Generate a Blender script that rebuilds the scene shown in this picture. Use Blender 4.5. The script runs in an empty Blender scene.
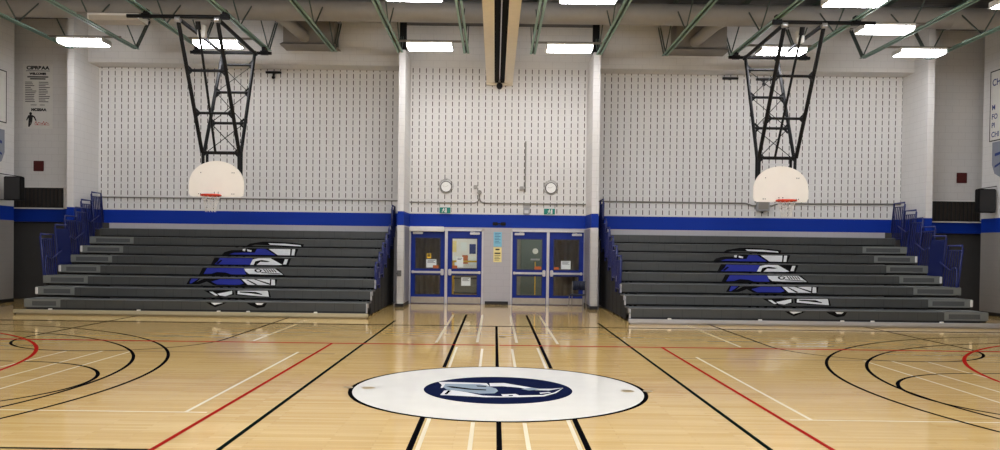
import bpy, bmesh, math, random
from mathutils import Vector, Matrix
random.seed(7)
C = bpy.context.scene.collection
PI = math.pi

# ------------------------------------------------------------------ materials
def srgb(r, g, b):
    f = lambda c: c / 12.92 if c <= 0.04045 else ((c + 0.055) / 1.055) ** 2.4
    return (f(r / 255), f(g / 255), f(b / 255), 1.0)

def newmat(name):
    m = bpy.data.materials.new(name); m.use_nodes = True
    nt = m.node_tree
    return m, nt, nt.nodes['Principled BSDF']

def N(nt, t, **kw):
    n = nt.nodes.new(t)
    for k, v in kw.items(): setattr(n, k, v)
    return n

def math_node(nt, op, a, b=None, c=None):
    n = N(nt, 'ShaderNodeMath', operation=op)
    for i, v in enumerate((a, b, c)):
        if v is None: continue
        if isinstance(v, (int, float)): n.inputs[i].default_value = v
        else: nt.links.new(v, n.inputs[i])
    return n.outputs[0]

def mixcol(nt, fac, a, b):
    n = N(nt, 'ShaderNodeMix', data_type='RGBA')
    if isinstance(fac, (int, float)): n.inputs[0].default_value = fac
    else: nt.links.new(fac, n.inputs[0])
    for i, v in ((6, a), (7, b)):
        if isinstance(v, tuple): n.inputs[i].default_value = v
        else: nt.links.new(v, n.inputs[i])
    return n.outputs[2]

def objxyz(nt):
    tc = N(nt, 'ShaderNodeTexCoord'); s = N(nt, 'ShaderNodeSeparateXYZ')
    nt.links.new(tc.outputs['Object'], s.inputs[0])
    return tc.outputs['Object'], s.outputs[0], s.outputs[1], s.outputs[2]

def plain(name, col, rough=0.5, metal=0.0, var=0.08, scale=6.0, spec=0.5):
    m, nt, b = newmat(name)
    v, x, y, z = objxyz(nt)
    no = N(nt, 'ShaderNodeTexNoise'); no.inputs['Scale'].default_value = scale; no.inputs['Detail'].default_value = 4
    nt.links.new(v, no.inputs['Vector'])
    dark = tuple(c * (1 - var) for c in col[:3]) + (1,)
    lite = tuple(min(1, c * (1 + var)) for c in col[:3]) + (1,)
    nt.links.new(mixcol(nt, no.outputs['Fac'], dark, lite), b.inputs['Base Color'])
    b.inputs['Roughness'].default_value = rough; b.inputs['Metallic'].default_value = metal
    b.inputs['Specular IOR Level'].default_value = spec
    return m

def emitter(name, col, s):
    m, nt, b = newmat(name)
    b.inputs['Base Color'].default_value = col
    b.inputs['Emission Color'].default_value = col; b.inputs['Emission Strength'].default_value = s
    return m

WALL_UP = srgb(221, 219, 216)
WALL_LOW = srgb(180, 177, 180)
BLUE = srgb(8, 50, 152)

def wall_mat(name, slots, axis='x', band=True, low=None):
    """painted block wall: off white over a blue band over grey, with block joints, optionally acoustic slots"""
    m, nt, b = newmat(name)
    v, x, y, z = objxyz(nt)
    h = {'x': x, 'y': y}[axis]
    no = N(nt, 'ShaderNodeTexNoise'); no.inputs['Scale'].default_value = 1.3; no.inputs['Detail'].default_value = 5
    nt.links.new(v, no.inputs['Vector'])
    up = mixcol(nt, no.outputs['Fac'], tuple(c * 0.93 for c in WALL_UP[:3]) + (1,), tuple(min(1, c * 1.05) for c in WALL_UP[:3]) + (1,))
    # block joints
    fz = math_node(nt, 'FRACT', math_node(nt, 'DIVIDE', math_node(nt, 'ADD', z, 0.05), 0.2))
    row = math_node(nt, 'FLOOR', math_node(nt, 'DIVIDE', math_node(nt, 'ADD', z, 0.05), 0.2))
    odd = math_node(nt, 'MULTIPLY', math_node(nt, 'MODULO', row, 2.0), 0.5)
    fh = math_node(nt, 'FRACT', math_node(nt, 'ADD', math_node(nt, 'DIVIDE', math_node(nt, 'ADD', h, 40.0), 0.4), odd))
    j = math_node(nt, 'MAXIMUM', math_node(nt, 'LESS_THAN', fz, 0.05), math_node(nt, 'LESS_THAN', fh, 0.025))
    joint = math_node(nt, 'MULTIPLY', j, 0.16)
    up = mixcol(nt, joint, up, srgb(90, 84, 76))
    col = up
    if slots:
        fs = math_node(nt, 'FRACT', math_node(nt, 'ADD', math_node(nt, 'DIVIDE', math_node(nt, 'ADD', h, 40.0), 0.2), 0.5))
        near = math_node(nt, 'LESS_THAN', math_node(nt, 'ABSOLUTE', math_node(nt, 'SUBTRACT', fs, 0.5)), 0.062)
        tall = math_node(nt, 'LESS_THAN', math_node(nt, 'ABSOLUTE', math_node(nt, 'SUBTRACT', fz, 0.5)), 0.34)
        under = math_node(nt, 'LESS_THAN', z, 7.12)
        sl = math_node(nt, 'MULTIPLY', math_node(nt, 'MULTIPLY', near, tall), under)
        col = mixcol(nt, sl, up, srgb(62, 55, 48))
    if band:
        g = mixcol(nt, joint, low or WALL_LOW, srgb(105, 104, 108))
        bl = mixcol(nt, joint, BLUE, srgb(12, 36, 110))
        isband = math_node(nt, 'GREATER_THAN', z, 2.33)
        lowc = mixcol(nt, isband, g, bl)
        isup = math_node(nt, 'GREATER_THAN', z, 2.73)
        col = mixcol(nt, isup, lowc, col)
    nt.links.new(col, b.inputs['Base Color'])
    b.inputs['Roughness'].default_value = 0.6; b.inputs['Specular IOR Level'].default_value = 0.2
    bp = N(nt, 'ShaderNodeBump'); bp.inputs['Strength'].default_value = 0.15; bp.inputs['Distance'].default_value = 0.01
    nt.links.new(math_node(nt, 'SUBTRACT', 1.0, j), bp.inputs['Height'])
    nt.links.new(bp.outputs[0], b.inputs['Normal'])
    return m

def floor_mat():
    m, nt, b = newmat('maple boards')
    v, x, y, z = objxyz(nt)
    br = N(nt, 'ShaderNodeTexBrick')
    br.offset = 0.37; br.squash = 1.0
    br.inputs['Scale'].default_value = 1.0
    br.inputs['Brick Width'].default_value = 1.1; br.inputs['Row Height'].default_value = 0.062
    br.inputs['Mortar Size'].default_value = 0.0012; br.inputs['Bias'].default_value = 0.0
    br.inputs['Color1'].default_value = srgb(212, 181, 118); br.inputs['Color2'].default_value = srgb(199, 164, 99)
    br.inputs['Mortar'].default_value = srgb(150, 110, 66)
    nt.links.new(v, br.inputs['Vector'])
    mp = N(nt, 'ShaderNodeMapping'); mp.inputs['Scale'].default_value = (0.7, 13.0, 1.0)
    nt.links.new(v, mp.inputs[0])
    no = N(nt, 'ShaderNodeTexNoise'); no.inputs['Scale'].default_value = 1.6; no.inputs['Detail'].default_value = 6
    nt.links.new(mp.outputs[0], no.inputs['Vector'])
    rp = N(nt, 'ShaderNodeValToRGB'); rp.color_ramp.elements[0].position = 0.3; rp.color_ramp.elements[1].position = 0.75
    nt.links.new(no.outputs['Fac'], rp.inputs[0])
    grain = mixcol(nt, math_node(nt, 'MULTIPLY', rp.outputs[0], 0.32), br.outputs['Color'], srgb(180, 146, 84))
    nt.links.new(grain, b.inputs['Base Color'])
    b.inputs['Roughness'].default_value = 0.085
    b.inputs['Specular IOR Level'].default_value = 0.4
    return m

def gloss(name, col):
    m = plain(name, col, 0.09, 0, 0.05, 3, 0.03 if 'white' in name else 0.0)
    return m

def deck_mat():
    m, nt, b = newmat('steel roof deck')
    v, x, y, z = objxyz(nt)
    f = math_node(nt, 'FRACT', math_node(nt, 'DIVIDE', math_node(nt, 'ADD', y, 40.0), 0.15))
    rib = math_node(nt, 'LESS_THAN', f, 0.35)
    nt.links.new(mixcol(nt, rib, srgb(84, 82, 80), srgb(58, 57, 56)), b.inputs['Base Color'])
    b.inputs['Roughness'].default_value = 0.6
    bp = N(nt, 'ShaderNodeBump'); bp.inputs['Strength'].default_value = 0.6; bp.inputs['Distance'].default_value = 0.03
    nt.links.new(rib, bp.inputs['Height']); nt.links.new(bp.outputs[0], b.inputs['Normal'])
    return m

def seat_mat():
    m, nt, b = newmat('moulded bleacher plastic')
    v, x, y, z = objxyz(nt)
    f = math_node(nt, 'FRACT', math_node(nt, 'DIVIDE', math_node(nt, 'ADD', x, 40.0), 0.457))
    seam = math_node(nt, 'MULTIPLY', math_node(nt, 'LESS_THAN', f, 0.03), 0.5)
    no = N(nt, 'ShaderNodeTexNoise'); no.inputs['Scale'].default_value = 4
    nt.links.new(v, no.inputs['Vector'])
    c = mixcol(nt, no.outputs['Fac'], srgb(62, 64, 63), srgb(71, 73, 71))
    nt.links.new(mixcol(nt, seam, c, srgb(34, 35, 36)), b.inputs['Base Color'])
    b.inputs['Roughness'].default_value = 0.42
    return m

def glass_mat():
    m, nt, b = newmat('door glass')
    b.inputs['Base Color'].default_value = (0.85, 0.9, 0.88, 1)
    b.inputs['Roughness'].default_value = 0.02
    b.inputs['IOR'].default_value = 1.45
    b.inputs['Transmission Weight'].default_value = 1.0
    return m

def speckle_mat():
    m, nt, b = newmat('anti slip tread')
    v, x, y, z = objxyz(nt)
    no = N(nt, 'ShaderNodeTexNoise'); no.inputs['Scale'].default_value = 90
    nt.links.new(v, no.inputs['Vector'])
    nt.links.new(mixcol(nt, no.outputs['Fac'], srgb(56, 58, 58), srgb(98, 100, 99)), b.inputs['Base Color'])
    b.inputs['Roughness'].default_value = 0.8
    return m

M = {}
M['slot'] = wall_mat('acoustic slot block wall', True)
M['block'] = wall_mat('painted block wall', False)
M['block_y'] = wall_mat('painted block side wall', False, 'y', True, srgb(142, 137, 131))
M['pilaster'] = wall_mat('painted pilaster', False, 'x', True, srgb(206, 203, 198))
M['header'] = wall_mat('painted lintel', False, 'x', False)
M['floor'] = floor_mat(); M['deck'] = deck_mat()
M['line_black'] = gloss('black court paint', srgb(10, 10, 12)); M['line_green'] = gloss('dark green court paint', srgb(10, 20, 17))
M['line_red'] = gloss('red court paint', srgb(146, 32, 26)); M['line_white'] = gloss('white court paint', srgb(214, 202, 170))
M['line_grey'] = gloss('grey court paint', srgb(120, 100, 72))
M['circle_white'] = gloss('centre circle white paint', srgb(212, 209, 199)); M['circle_navy'] = gloss('centre circle navy paint', srgb(20, 26, 52))
M['logo_grey'] = gloss('logo grey paint', srgb(126, 138, 148)); M['logo_white'] = gloss('logo white paint', srgb(212, 212, 210))
M['brass'] = plain('brass floor plate', srgb(172, 150, 108), 0.35, 0.6)
M['seat'] = seat_mat(); M['tread'] = speckle_mat()
M['deckboard'] = plain('grey deck board', srgb(74, 77, 78), 0.4)
M['nose'] = plain('bleacher nosing', srgb(112, 116, 117), 0.35, 0.2)
M['aisle'] = plain('aisle step grey', srgb(116, 119, 115), 0.5)
M['alu'] = plain('aluminium', srgb(196, 198, 204), 0.32, 0.55)
M['silver'] = plain('satin steel', srgb(198, 198, 200), 0.3, 0.7)
M['kick'] = plain('scuffed kick plate', srgb(172, 164, 152), 0.35, 0.6, 0.15, 10)
M['white'] = plain('white enamel', srgb(228, 226, 220), 0.45)
M['rail'] = plain('blue rail paint', srgb(24, 36, 98), 0.35)
M['rail_panel'] = plain('blue panel paint', srgb(14, 26, 84), 0.4)
M['door'] = plain('blue door paint', srgb(6, 40, 134), 0.4, spec=0.25)
M['charcoal'] = plain('charcoal board', srgb(36, 36, 37), 0.7)
M['black'] = plain('black steel', srgb(15, 15, 16), 0.55, spec=0.25); M['black_matt'] = plain('matt black channel', srgb(20, 20, 22), 0.9, spec=0.1)
M['joist'] = plain('pale green steel primer', srgb(132, 164, 150), 0.5)
M['joist_web'] = plain('dark green steel primer', srgb(74, 88, 82), 0.55)
M['duct'] = plain('beige painted duct', srgb(158, 155, 150), 0.5)
M['duct_grey'] = plain('grey plenum', srgb(134, 128, 120), 0.55)
M['beige'] = plain('varnished beige board', srgb(240, 232, 214), 0.45)
LAMP = (0.955, 0.958, 1.0, 1)
M['lens'] = emitter('fluorescent lens', LAMP, 29.0); M['lens_end'] = emitter('fluorescent lens, old tubes', LAMP, 20.0); M['lens_near'] = emitter('fluorescent lens, new tubes', LAMP, 50.0)  # near lamps boosted and end lamps dimmed to even out the wall light
M['lens_off'] = plain('unlit lens', srgb(176, 170, 158), 0.4)
M['backboard'] = plain('cream backboard', srgb(250, 244, 232), 0.45, 0, 0.03)
M['rim'] = plain('orange rim paint', srgb(214, 62, 28), 0.4)
M['net'] = plain('white net cord', srgb(226, 222, 214), 0.8)
M['paint_black'] = plain('mural black', srgb(10, 10, 12), 0.7, spec=0.1); M['paint_blue'] = plain('mural blue', srgb(22, 38, 150), 0.6)
M['paint_white'] = plain('mural white', srgb(232, 235, 235), 0.4)
M['glass'] = glass_mat()
M['paper'] = plain('white paper', srgb(226, 232, 230), 0.8); M['paper_blue'] = plain('pale blue paper', srgb(132, 194, 216), 0.8)
M['paper_yellow'] = plain('pale yellow paper', srgb(234, 218, 150), 0.8); M['orange'] = plain('orange sticker', srgb(186, 96, 40), 0.6)
M['yellow'] = plain('yellow sticker', srgb(224, 180, 40), 0.6)
M['ink'] = plain('black ink', srgb(26, 26, 28), 0.7); M['ink_blue'] = plain('blue ink', srgb(34, 56, 120), 0.7); M['ink_red'] = plain('red ink', srgb(186, 50, 44), 0.7)
M['banner'] = plain('white vinyl', srgb(226, 224, 218), 0.55); M['pennant'] = plain('grey blue pennant', srgb(136, 140, 152), 0.7)
M['maroon'] = plain('maroon pad', srgb(82, 24, 20), 0.6); M['grille'] = plain('dark slats', srgb(46, 40, 34), 0.55)
M['conduit'] = plain('grey conduit', srgb(134, 130, 122), 0.4, 0.4); M['exit_green'] = emitter('exit green', srgb(0, 116, 102), 0.12)
M['clock_face'] = plain('clock face', srgb(236, 236, 232), 0.4); M['box_grey'] = plain('grey box', srgb(150, 150, 150), 0.5)
M['box_lav'] = plain('lavender grey board', srgb(134, 134, 146), 0.5)
M['box_dark'] = plain('dark grey box', srgb(96, 94, 92), 0.45)
M['passage'] = plain('passage shade grey', srgb(66, 64, 62), 0.75)  # shade of the side passages, put into the lining colour
M['rubber'] = plain('black rubber base', srgb(24, 23, 23), 0.6)
M['navy_plastic'] = plain('navy plastic', srgb(18, 26, 48), 0.5)
M['hall'] = plain('hallway paint', srgb(120, 118, 104), 0.6); M['hall_floor'] = plain('hallway tile', srgb(150, 140, 120), 0.3)
M['hall_green'] = plain('grey green door', srgb(78, 92, 84), 0.5); M['end_shade'] = plain('end shade black', srgb(24, 24, 25), 0.8); M['alu_warm'] = plain('yellowed aluminium', srgb(186, 178, 150), 0.4, 0.3)
M['curtain'] = plain('brown curtain', srgb(118, 102, 82), 0.8)

# ------------------------------------------------------------------ mesh builder
class MB:
    def __init__(self): self.v = []; self.f = []; self.mi = []; self.sm = []
    def add(self, vs, fs, mi=0, smooth=False):
        o = len(self.v); self.v += [tuple(p) for p in vs]
        for f in fs: self.f.append([i + o for i in f]); self.mi.append(mi); self.sm.append(smooth)
        return self
    def box(self, x0, y0, z0, x1, y1, z1, mi=0):
        x0, x1 = sorted((x0, x1)); y0, y1 = sorted((y0, y1)); z0, z1 = sorted((z0, z1))
        vs = [(x0, y0, z0), (x1, y0, z0), (x1, y1, z0), (x0, y1, z0), (x0, y0, z1), (x1, y0, z1), (x1, y1, z1), (x0, y1, z1)]
        return self.add(vs, [(0, 3, 2, 1), (4, 5, 6, 7), (0, 1, 5, 4), (1, 2, 6, 5), (2, 3, 7, 6), (3, 0, 4, 7)], mi)
    def chbox(self, x0, y0, z0, x1, y1, z1, c=0.01, mi=0):
        """box with chamfered edges on all sides"""
        bm = bmesh.new(); bmesh.ops.create_cube(bm, size=1)
        for v in bm.verts: v.co = Vector((x0 + (v.co.x + .5) * (x1 - x0), y0 + (v.co.y + .5) * (y1 - y0), z0 + (v.co.z + .5) * (z1 - z0)))
        bmesh.ops.bevel(bm, geom=bm.edges[:], offset=c, segments=2, affect='EDGES')
        bm.verts.index_update()
        self.add([v.co for v in bm.verts], [[v.index for v in f.verts] for f in bm.faces], mi); bm.free(); return self
    def bar(self, a, b, w, h, mi=0):
        a, b = Vector(a), Vector(b); d = (b - a).normalized()
        up = Vector((0, 0, 1)) if abs(d.z) < 0.99 else Vector((0, 1, 0))
        s = d.cross(up).normalized(); u = s.cross(d)
        vs = []
        for p in (a, b):
            for i, j in ((-1, -1), (1, -1), (1, 1), (-1, 1)): vs.append(p + s * i * w / 2 + u * j * h / 2)
        return self.add(vs, [(0, 3, 2, 1), (4, 5, 6, 7), (0, 1, 5, 4), (1, 2, 6, 5), (2, 3, 7, 6), (3, 0, 4, 7)], mi)
    def tube(self, pts, r, n=10, mi=0, closed=False):
        pts = [Vector(p) for p in pts]; k = len(pts); vs = []
        prev = None
        for i, p in enumerate(pts):
            if closed: d = pts[(i + 1) % k] - pts[i - 1]
            else: d = pts[min(i + 1, k - 1)] - pts[max(i - 1, 0)]
            d.normalize()
            if prev is None:
                up = Vector((0, 0, 1)) if abs(d.z) < 0.9 else Vector((1, 0, 0))
                s = d.cross(up).normalized()
            else:
                s = (prev - d * prev.dot(d)).normalized()
            prev = s; u = s.cross(d)
            for q in range(n):
                a = 2 * PI * q / n; vs.append(p + (s * math.cos(a) + u * math.sin(a)) * r)
        fs = []
        for i in range(k if closed else k - 1):
            for q in range(n):
                fs.append((i * n + q, i * n + (q + 1) % n, ((i + 1) % k) * n + (q + 1) % n, ((i + 1) % k) * n + q))
        self.add(vs, fs, mi, True)
        if not closed:
            self.add(vs[:n], [tuple(range(n - 1, -1, -1))], mi); self.add(vs[-n:], [tuple(range(n))], mi)
        return self
    def prism(self, poly, mapf, t0, t1, mi=0):
        """poly: 2-D points; mapf(u, v, t) -> 3-D; extruded from t0 to t1"""
        n = len(poly)
        vs = [mapf(u, v, t0) for u, v in poly] + [mapf(u, v, t1) for u, v in poly]
        fs = [tuple(range(n)), tuple(range(2 * n - 1, n - 1, -1))]
        fs += [(i, n + i, n + (i + 1) % n, (i + 1) % n) for i in range(n)]
        return self.add(vs, fs, mi)
    def build(self, name, mats, parent=None, fix=True):
        me = bpy.data.meshes.new(name); me.from_pydata(self.v, [], self.f)
        if not isinstance(mats, (list, tuple)): mats = [mats]
        for m in mats: me.materials.append(m)
        me.polygons.foreach_set('material_index', self.mi)
        me.polygons.foreach_set('use_smooth', self.sm)
        if fix:
            bm = bmesh.new(); bm.from_mesh(me); bmesh.ops.recalc_face_normals(bm, faces=bm.faces[:]); bm.to_mesh(me); bm.free()
        me.update()
        o = bpy.data.objects.new(name, me); C.objects.link(o)
        if parent is not None: o.parent = parent
        return o

def text_into(mb, s, size, mapf, mi=0, align='CENTER', bold=0.0):
    cu = bpy.data.curves.new('t', 'FONT'); cu.body = s; cu.size = size; cu.align_x = align; cu.offset = bold
    o = bpy.data.objects.new('t', cu); C.objects.link(o)
    bpy.context.view_layer.update()
    me = o.evaluated_get(bpy.context.evaluated_depsgraph_get()).to_mesh()
    mb.add([mapf(v.co.x, v.co.y) for v in me.vertices], [tuple(p.vertices) for p in me.polygons], mi)
    o.to_mesh_clear(); bpy.data.objects.remove(o); bpy.data.curves.remove(cu)

def tag(o, label, cat, group=None):
    o['label'] = label; o['category'] = cat
    if group: o['group'] = group
    return o
def thing(name, label, cat, loc=(0, 0, 0), group=None):
    o = bpy.data.objects.new(name, None); C.objects.link(o); o.location = loc; o.empty_display_size = 0.2
    return tag(o, label, cat, group)
def structure(o): o['kind'] = 'structure'; return o
def copy_tree(src, loc, label, group=None):
    r = src.copy(); C.objects.link(r); r.location = loc; r['label'] = label
    if group: r['group'] = group
    for ch in src.children:
        c = ch.copy(); C.objects.link(c); c.parent = r
        for g in ch.children:
            d = g.copy(); C.objects.link(d); d.parent = c
    return r

# ------------------------------------------------------------------ room
D = 23.64          # back wall
XS = 13.85         # side walls
YN = -5.0          # wall behind the camera
CEIL = 8.4
NX = 12.2          # side of the bleacher bays

# floor with its painted lines
fl = MB(); fl.box(-XS, YN, -0.1, XS, D + 0.02, 0); fl.box(-14.9, 22.35, -.1, -XS, D, 0); fl.box(XS, 22.35, -.1, 14.9, D, 0)
FM = ['floor', 'line_black', 'line_green', 'line_red', 'line_white', 'line_grey', 'circle_white', 'circle_navy', 'logo_grey', 'logo_white', 'brass']
FI = {k: i for i, k in enumerate(FM)}
def strip(x0, y0, x1, y1, w, m, z=0.001):
    d = Vector((x1 - x0, y1 - y0)); d.normalize(); n = Vector((-d.y, d.x)) * w / 2
    fl.add([(x0 - n.x, y0 - n.y, z), (x1 - n.x, y1 - n.y, z), (x1 + n.x, y1 + n.y, z), (x0 + n.x, y0 + n.y, z)], [(0, 1, 2, 3)], FI[m])
def arc(cx, cy, r, a0, a1, w, m, z=0.0012, xmax=13.2):
    n = max(8, int(abs(a1 - a0) / 2.0))
    for i in range(n):
        A = math.radians(a0 + (a1 - a0) * i / n); B = math.radians(a0 + (a1 - a0) * (i + 1) / n)
        vs = [(cx + q * math.cos(t), cy + q * math.sin(t), z) for q, t in ((r - w / 2, A), (r + w / 2, A), (r + w / 2, B), (r - w / 2, B))]
        if max(abs(v[0]) for v in vs) < xmax: fl.add(vs, [(0, 1, 2, 3)], FI[m])
def disc(cx, cy, r, m, z, n=72):
    fl.add([(cx + r * math.cos(2 * PI * i / n), cy + r * math.sin(2 * PI * i / n), z) for i in range(n)], [tuple(range(n))], FI[m])
CY = 9.51
for s in (-1, 1):
    strip(s * 2.365, YN + .5, s * 2.365, 18.15, 0.05, 'line_green', 0.0016)
    strip(s * 2.92, YN + .5, s * 2.92, 13.8, 0.05, 'line_red', 0.0018)
    strip(s * 0.04, 13.8, s * 13.2, 13.8, 0.1, 'line_red', 0.0018)
    strip(s * 2.6, 12.45, s * 13.2, 12.45, 0.06, 'line_grey', 0.001)
    strip(s * 3.0, 8.0, s * 13.2, 8.0, 0.03, 'line_white', 0.001)
    strip(s * 3.22, 8.0, s * 3.22, 12.6, 0.04, 'line_white', 0.0012)
    strip(s * 4.38, 14.0, s * 4.38, 18.0, 0.05, 'line_white', 0.0012)
    for a, b in ((YN + .5, 7.9), (11.2, 20.0)): strip(s * 0.77, a, s * 0.77, b, 0.055, 'line_black', 0.0012)
    for a, b in ((YN + .5, 7.9), (11.2, 13.5)):
        strip(s * 0.70, a, s * 0.70, b, 0.04, 'line_white', 0.001)
        strip(s * 0.255, a, s * 0.255, b - .2, 0.04, 'line_white', 0.001)
    strip(s * 1.1, 14.1, s * 1.1, 19.9, 0.05, 'line_white', 0.001)
    strip(s * 0.36, 14.2, s * 0.36, 19.9, 0.05, 'line_white', 0.001)
    # main court arcs at each end
    q = 0 if s < 0 else 180
    arc(s * 11.42, 9.5, 6.82, q - 90, q + 90, 0.05, 'line_black', 0.0014)
    arc(-10.7 if s < 0 else 10.78, 9.5, 5.67, q - 90, q + 90, 0.05, 'line_black', 0.0015)
    arc(s * 6.88, 9.45, 1.8, q - 90, q + 90, 0.05, 'line_black', 0.0016)
    arc(-13.0 if s < 0 else 13.1, 9.4, 6.4, q - 89, q + 89, 0.06, 'line_red', 0.0019)
    strip(s * 7.0, 11.25, s * 13.1, 11.9, 0.05, 'line_black', 0.0013)
    strip(s * 7.0, 7.65, s * 13.1, 7.0, 0.05, 'line_black', 0.0013)
    strip(s * 6.3, 7.0, s * 6.3, 12.45, 0.03, 'line_white', 0.001); strip(s * 5.85, 7.0, s * 5.85, 12.45, 0.03, 'line_white', 0.001)
    strip(s * 6.85, 7.0, s * 6.85, 12.45, 0.03, 'line_white', 0.001)
    # cross court key
    strip(s * 4.95, 14.2, s * 4.95, 18.6, 0.05, 'line_black', 0.0013)
    strip(s * 8.55, 14.2, s * 8.55, 18.6, 0.05, 'line_black', 0.0013)
    arc(s * 6.75, 14.2, 1.8, 180, 360, 0.05, 'line_black', 0.0014)
    strip(s * 13.15, 1.95, s * 13.15, 17.17, 0.05, 'line_black', 0.0013)
strip(-13.2, 17.13, 13.2, 17.13, 0.11, 'line_black', 0.0013)
strip(0, YN + .5, 0, 7.8, 0.05, 'line_black', 0.0012); strip(-.005, 11.3, -.005, 17.1, 0.05, 'line_black', 0.0012)
strip(-13.2, 6.52, -2.95, 6.52, 0.05, 'line_black', 0.0011)
disc(0, CY, 1.805, 'line_black', 0.0022); disc(0, CY, 1.755, 'circle_white', 0.0026)
disc(0, CY, 0.905, 'circle_navy', 0.0030)
for s in (-1, 1):
    disc(s * 1.58, CY - .02, 0.085, 'brass', 0.0030, 24)
    disc(s * 1.83, CY, 0.06, 'brass', 0.0030, 24)
disc(0.1, 15.1, 0.07, 'line_black', 0.0018, 20)
def logo_pt(u, v):   # court logo drawn in its own 2-D frame (u right, v up, metres)
    return (u, CY + v)
def L(zx, zy):       # frame used while drawing: 1000 x 225 sketch units over the 1.81 m disc
    u = (zx - 492) / 455 * 0.905
    Y = 1353.0 / (372 + zy / 6.25 - 248.0)
    return (u * Y / 9.45, Y - .06)
def logo(poly, m, z):
    fl.add([(*L(a, b), z) for a, b in poly], [tuple(range(len(poly)))], FI[m])
logo([(150, 75), (200, 68), (380, 72), (430, 90), (480, 105), (492, 120), (470, 135), (380, 138), (300, 128), (180, 115), (160, 100)], 'logo_grey', 0.0034)
logo([(130, 68), (165, 68), (425, 73), (442, 92), (420, 86), (380, 79), (172, 80)], 'logo_white', 0.0038)
logo([(130, 68), (160, 72), (172, 82), (158, 104), (143, 106), (152, 88)], 'logo_white', 0.0038)
logo([(140, 150), (165, 122), (210, 118), (300, 130), (400, 150), (520, 154), (600, 158), (420, 160), (230, 152)], 'logo_white', 0.0038)
logo([(440, 72), (530, 70), (640, 88), (740, 103), (820, 102), (890, 95), (800, 113), (720, 112), (620, 97), (520, 90), (445, 92)], 'logo_white', 0.0036)
logo([(630, 106), (700, 96), (740, 108), (680, 115)], 'logo_grey', 0.0040)
logo([(510, 140), (600, 137), (620, 146), (760, 142), (830, 126), (890, 95), (845, 128), (770, 150), (610, 157), (520, 153)], 'logo_white', 0.0036)
logo([(742, 128), (800, 122), (815, 126), (750, 134)], 'logo_white', 0.0038)
logo([(165, 145), (188, 121), (206, 122), (182, 146)], 'line_black', 0.0042)
logo([(555, 145), (580, 144), (584, 150), (558, 151)], 'line_black', 0.0042)
logo([(175, 95), (215, 95), (330, 108), (420, 112), (420, 118), (320, 115), (210, 104)], 'line_black', 0.0042)
logo([(360, 88), (420, 90), (424, 96), (366, 94)], 'line_black', 0.0042)
floor = structure(fl.build('floor', [M[k] for k in FM], fix=False))

# back wall with two double-door openings
DO = ((-2.66, -0.41), (0.42, 2.68)); DZ = 2.28
w = MB()
w.box(-14.9, D, DZ, 14.9, D + 0.3, CEIL)
w.box(-14.9, D, 0, DO[0][0], D + 0.3, DZ); w.box(DO[0][1], D, 0, DO[1][0], D + 0.3, DZ); w.box(DO[1][1], D, 0, 14.9, D + 0.3, DZ)
structure(w.build('wall_back', M['slot']))
for nm, s in (('wall_left', -1), ('wall_right', 1)):
    w = MB(); w.box(s * XS, YN - .3, 0, s * (XS + .3), 22.35, CEIL); structure(w.build(nm, M['block_y'])); w = MB(); w.box(s * (XS + .3), 22.05, 0, s * 14.9, 22.35, CEIL); w.box(s * 14.9, 22.05, 0, s * 15.2, D + .3, CEIL); structure(w.build(nm + '_recess', M['block_y']))
w = MB(); w.box(-XS, YN - .3, 0, XS, YN, CEIL); structure(w.build('wall_front', M['block']))
w = MB(); w.box(-XS, YN, CEIL, XS, D, CEIL + .2); w.box(-14.9, 22.35, CEIL, -XS, D, CEIL + .2); w.box(XS, 22.35, CEIL, 14.9, D, CEIL + .2); structure(w.build('ceiling', M['deck']))
# pilasters of the door bay, lintels over the bleacher bays, bulkheads over the side passages
PF = 22.17
BK = 23.45         # recessed end walls above the side passages
XO_END = 14.9
XEND = 22.35       # where the side walls stop and the recess begins
SIDE = {-1: (12.09, 12.28), 1: (12.2, 12.39)}
k = 0
for s in (-1, 1):
    n0, n1 = SIDE[s]
    k += 1; w = MB(); w.box(s * (2.66 if s < 0 else 2.67), PF, 0, s * (2.84 if s < 0 else 2.87), D, 7.3); structure(w.build('trim_%d' % k, M['pilaster']))
    k += 1; w = MB(); w.box(s * 2.88, 23.0, 7.03, s * n0, D, CEIL); structure(w.build('trim_%d' % k, M['header']))
    k += 1; w = MB(); w.box(s * n0, 22.25, 2.33, s * n1, D, CEIL, 1); w.box(s * n1, BK, 2.33, s * XO_END, D, CEIL, 0)
    structure(w.build('trim_%d' % k, [M['block'], M['block_y']]))
# side passages behind the bleacher ends: lining with the shade put into its dark colour
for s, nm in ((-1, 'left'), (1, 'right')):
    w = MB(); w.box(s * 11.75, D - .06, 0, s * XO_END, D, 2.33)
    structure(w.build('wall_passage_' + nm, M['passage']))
    w = MB(); w.box(s * 2.645, PF + .2, .12, s * 2.67, D - .12, 2.3); structure(w.build('trim_%d' % (8 + k + (s > 0)), M['box_lav']))
for s, nm in ((-1, 'left'), (1, 'right')):
    w = MB(); w.box(s * 2.65, PF - .012, 0, s * 2.88, D, 0.1); structure(w.build('baseboard_' + nm, M['rubber']))
w = MB(); w.box(DO[0][1] + .06, D - .02, 0, DO[1][0] - .06, D, 0.1); structure(w.build('baseboard_middle', M['rubber']))
for s, nm in ((-1, 'left'), (1, 'right')):
    w = MB(); w.box(s * (XS - .012), YN, 0, s * XS, 22.35, 0.1); structure(w.build('baseboard_%s_side' % nm, M['rubber']))

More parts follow.
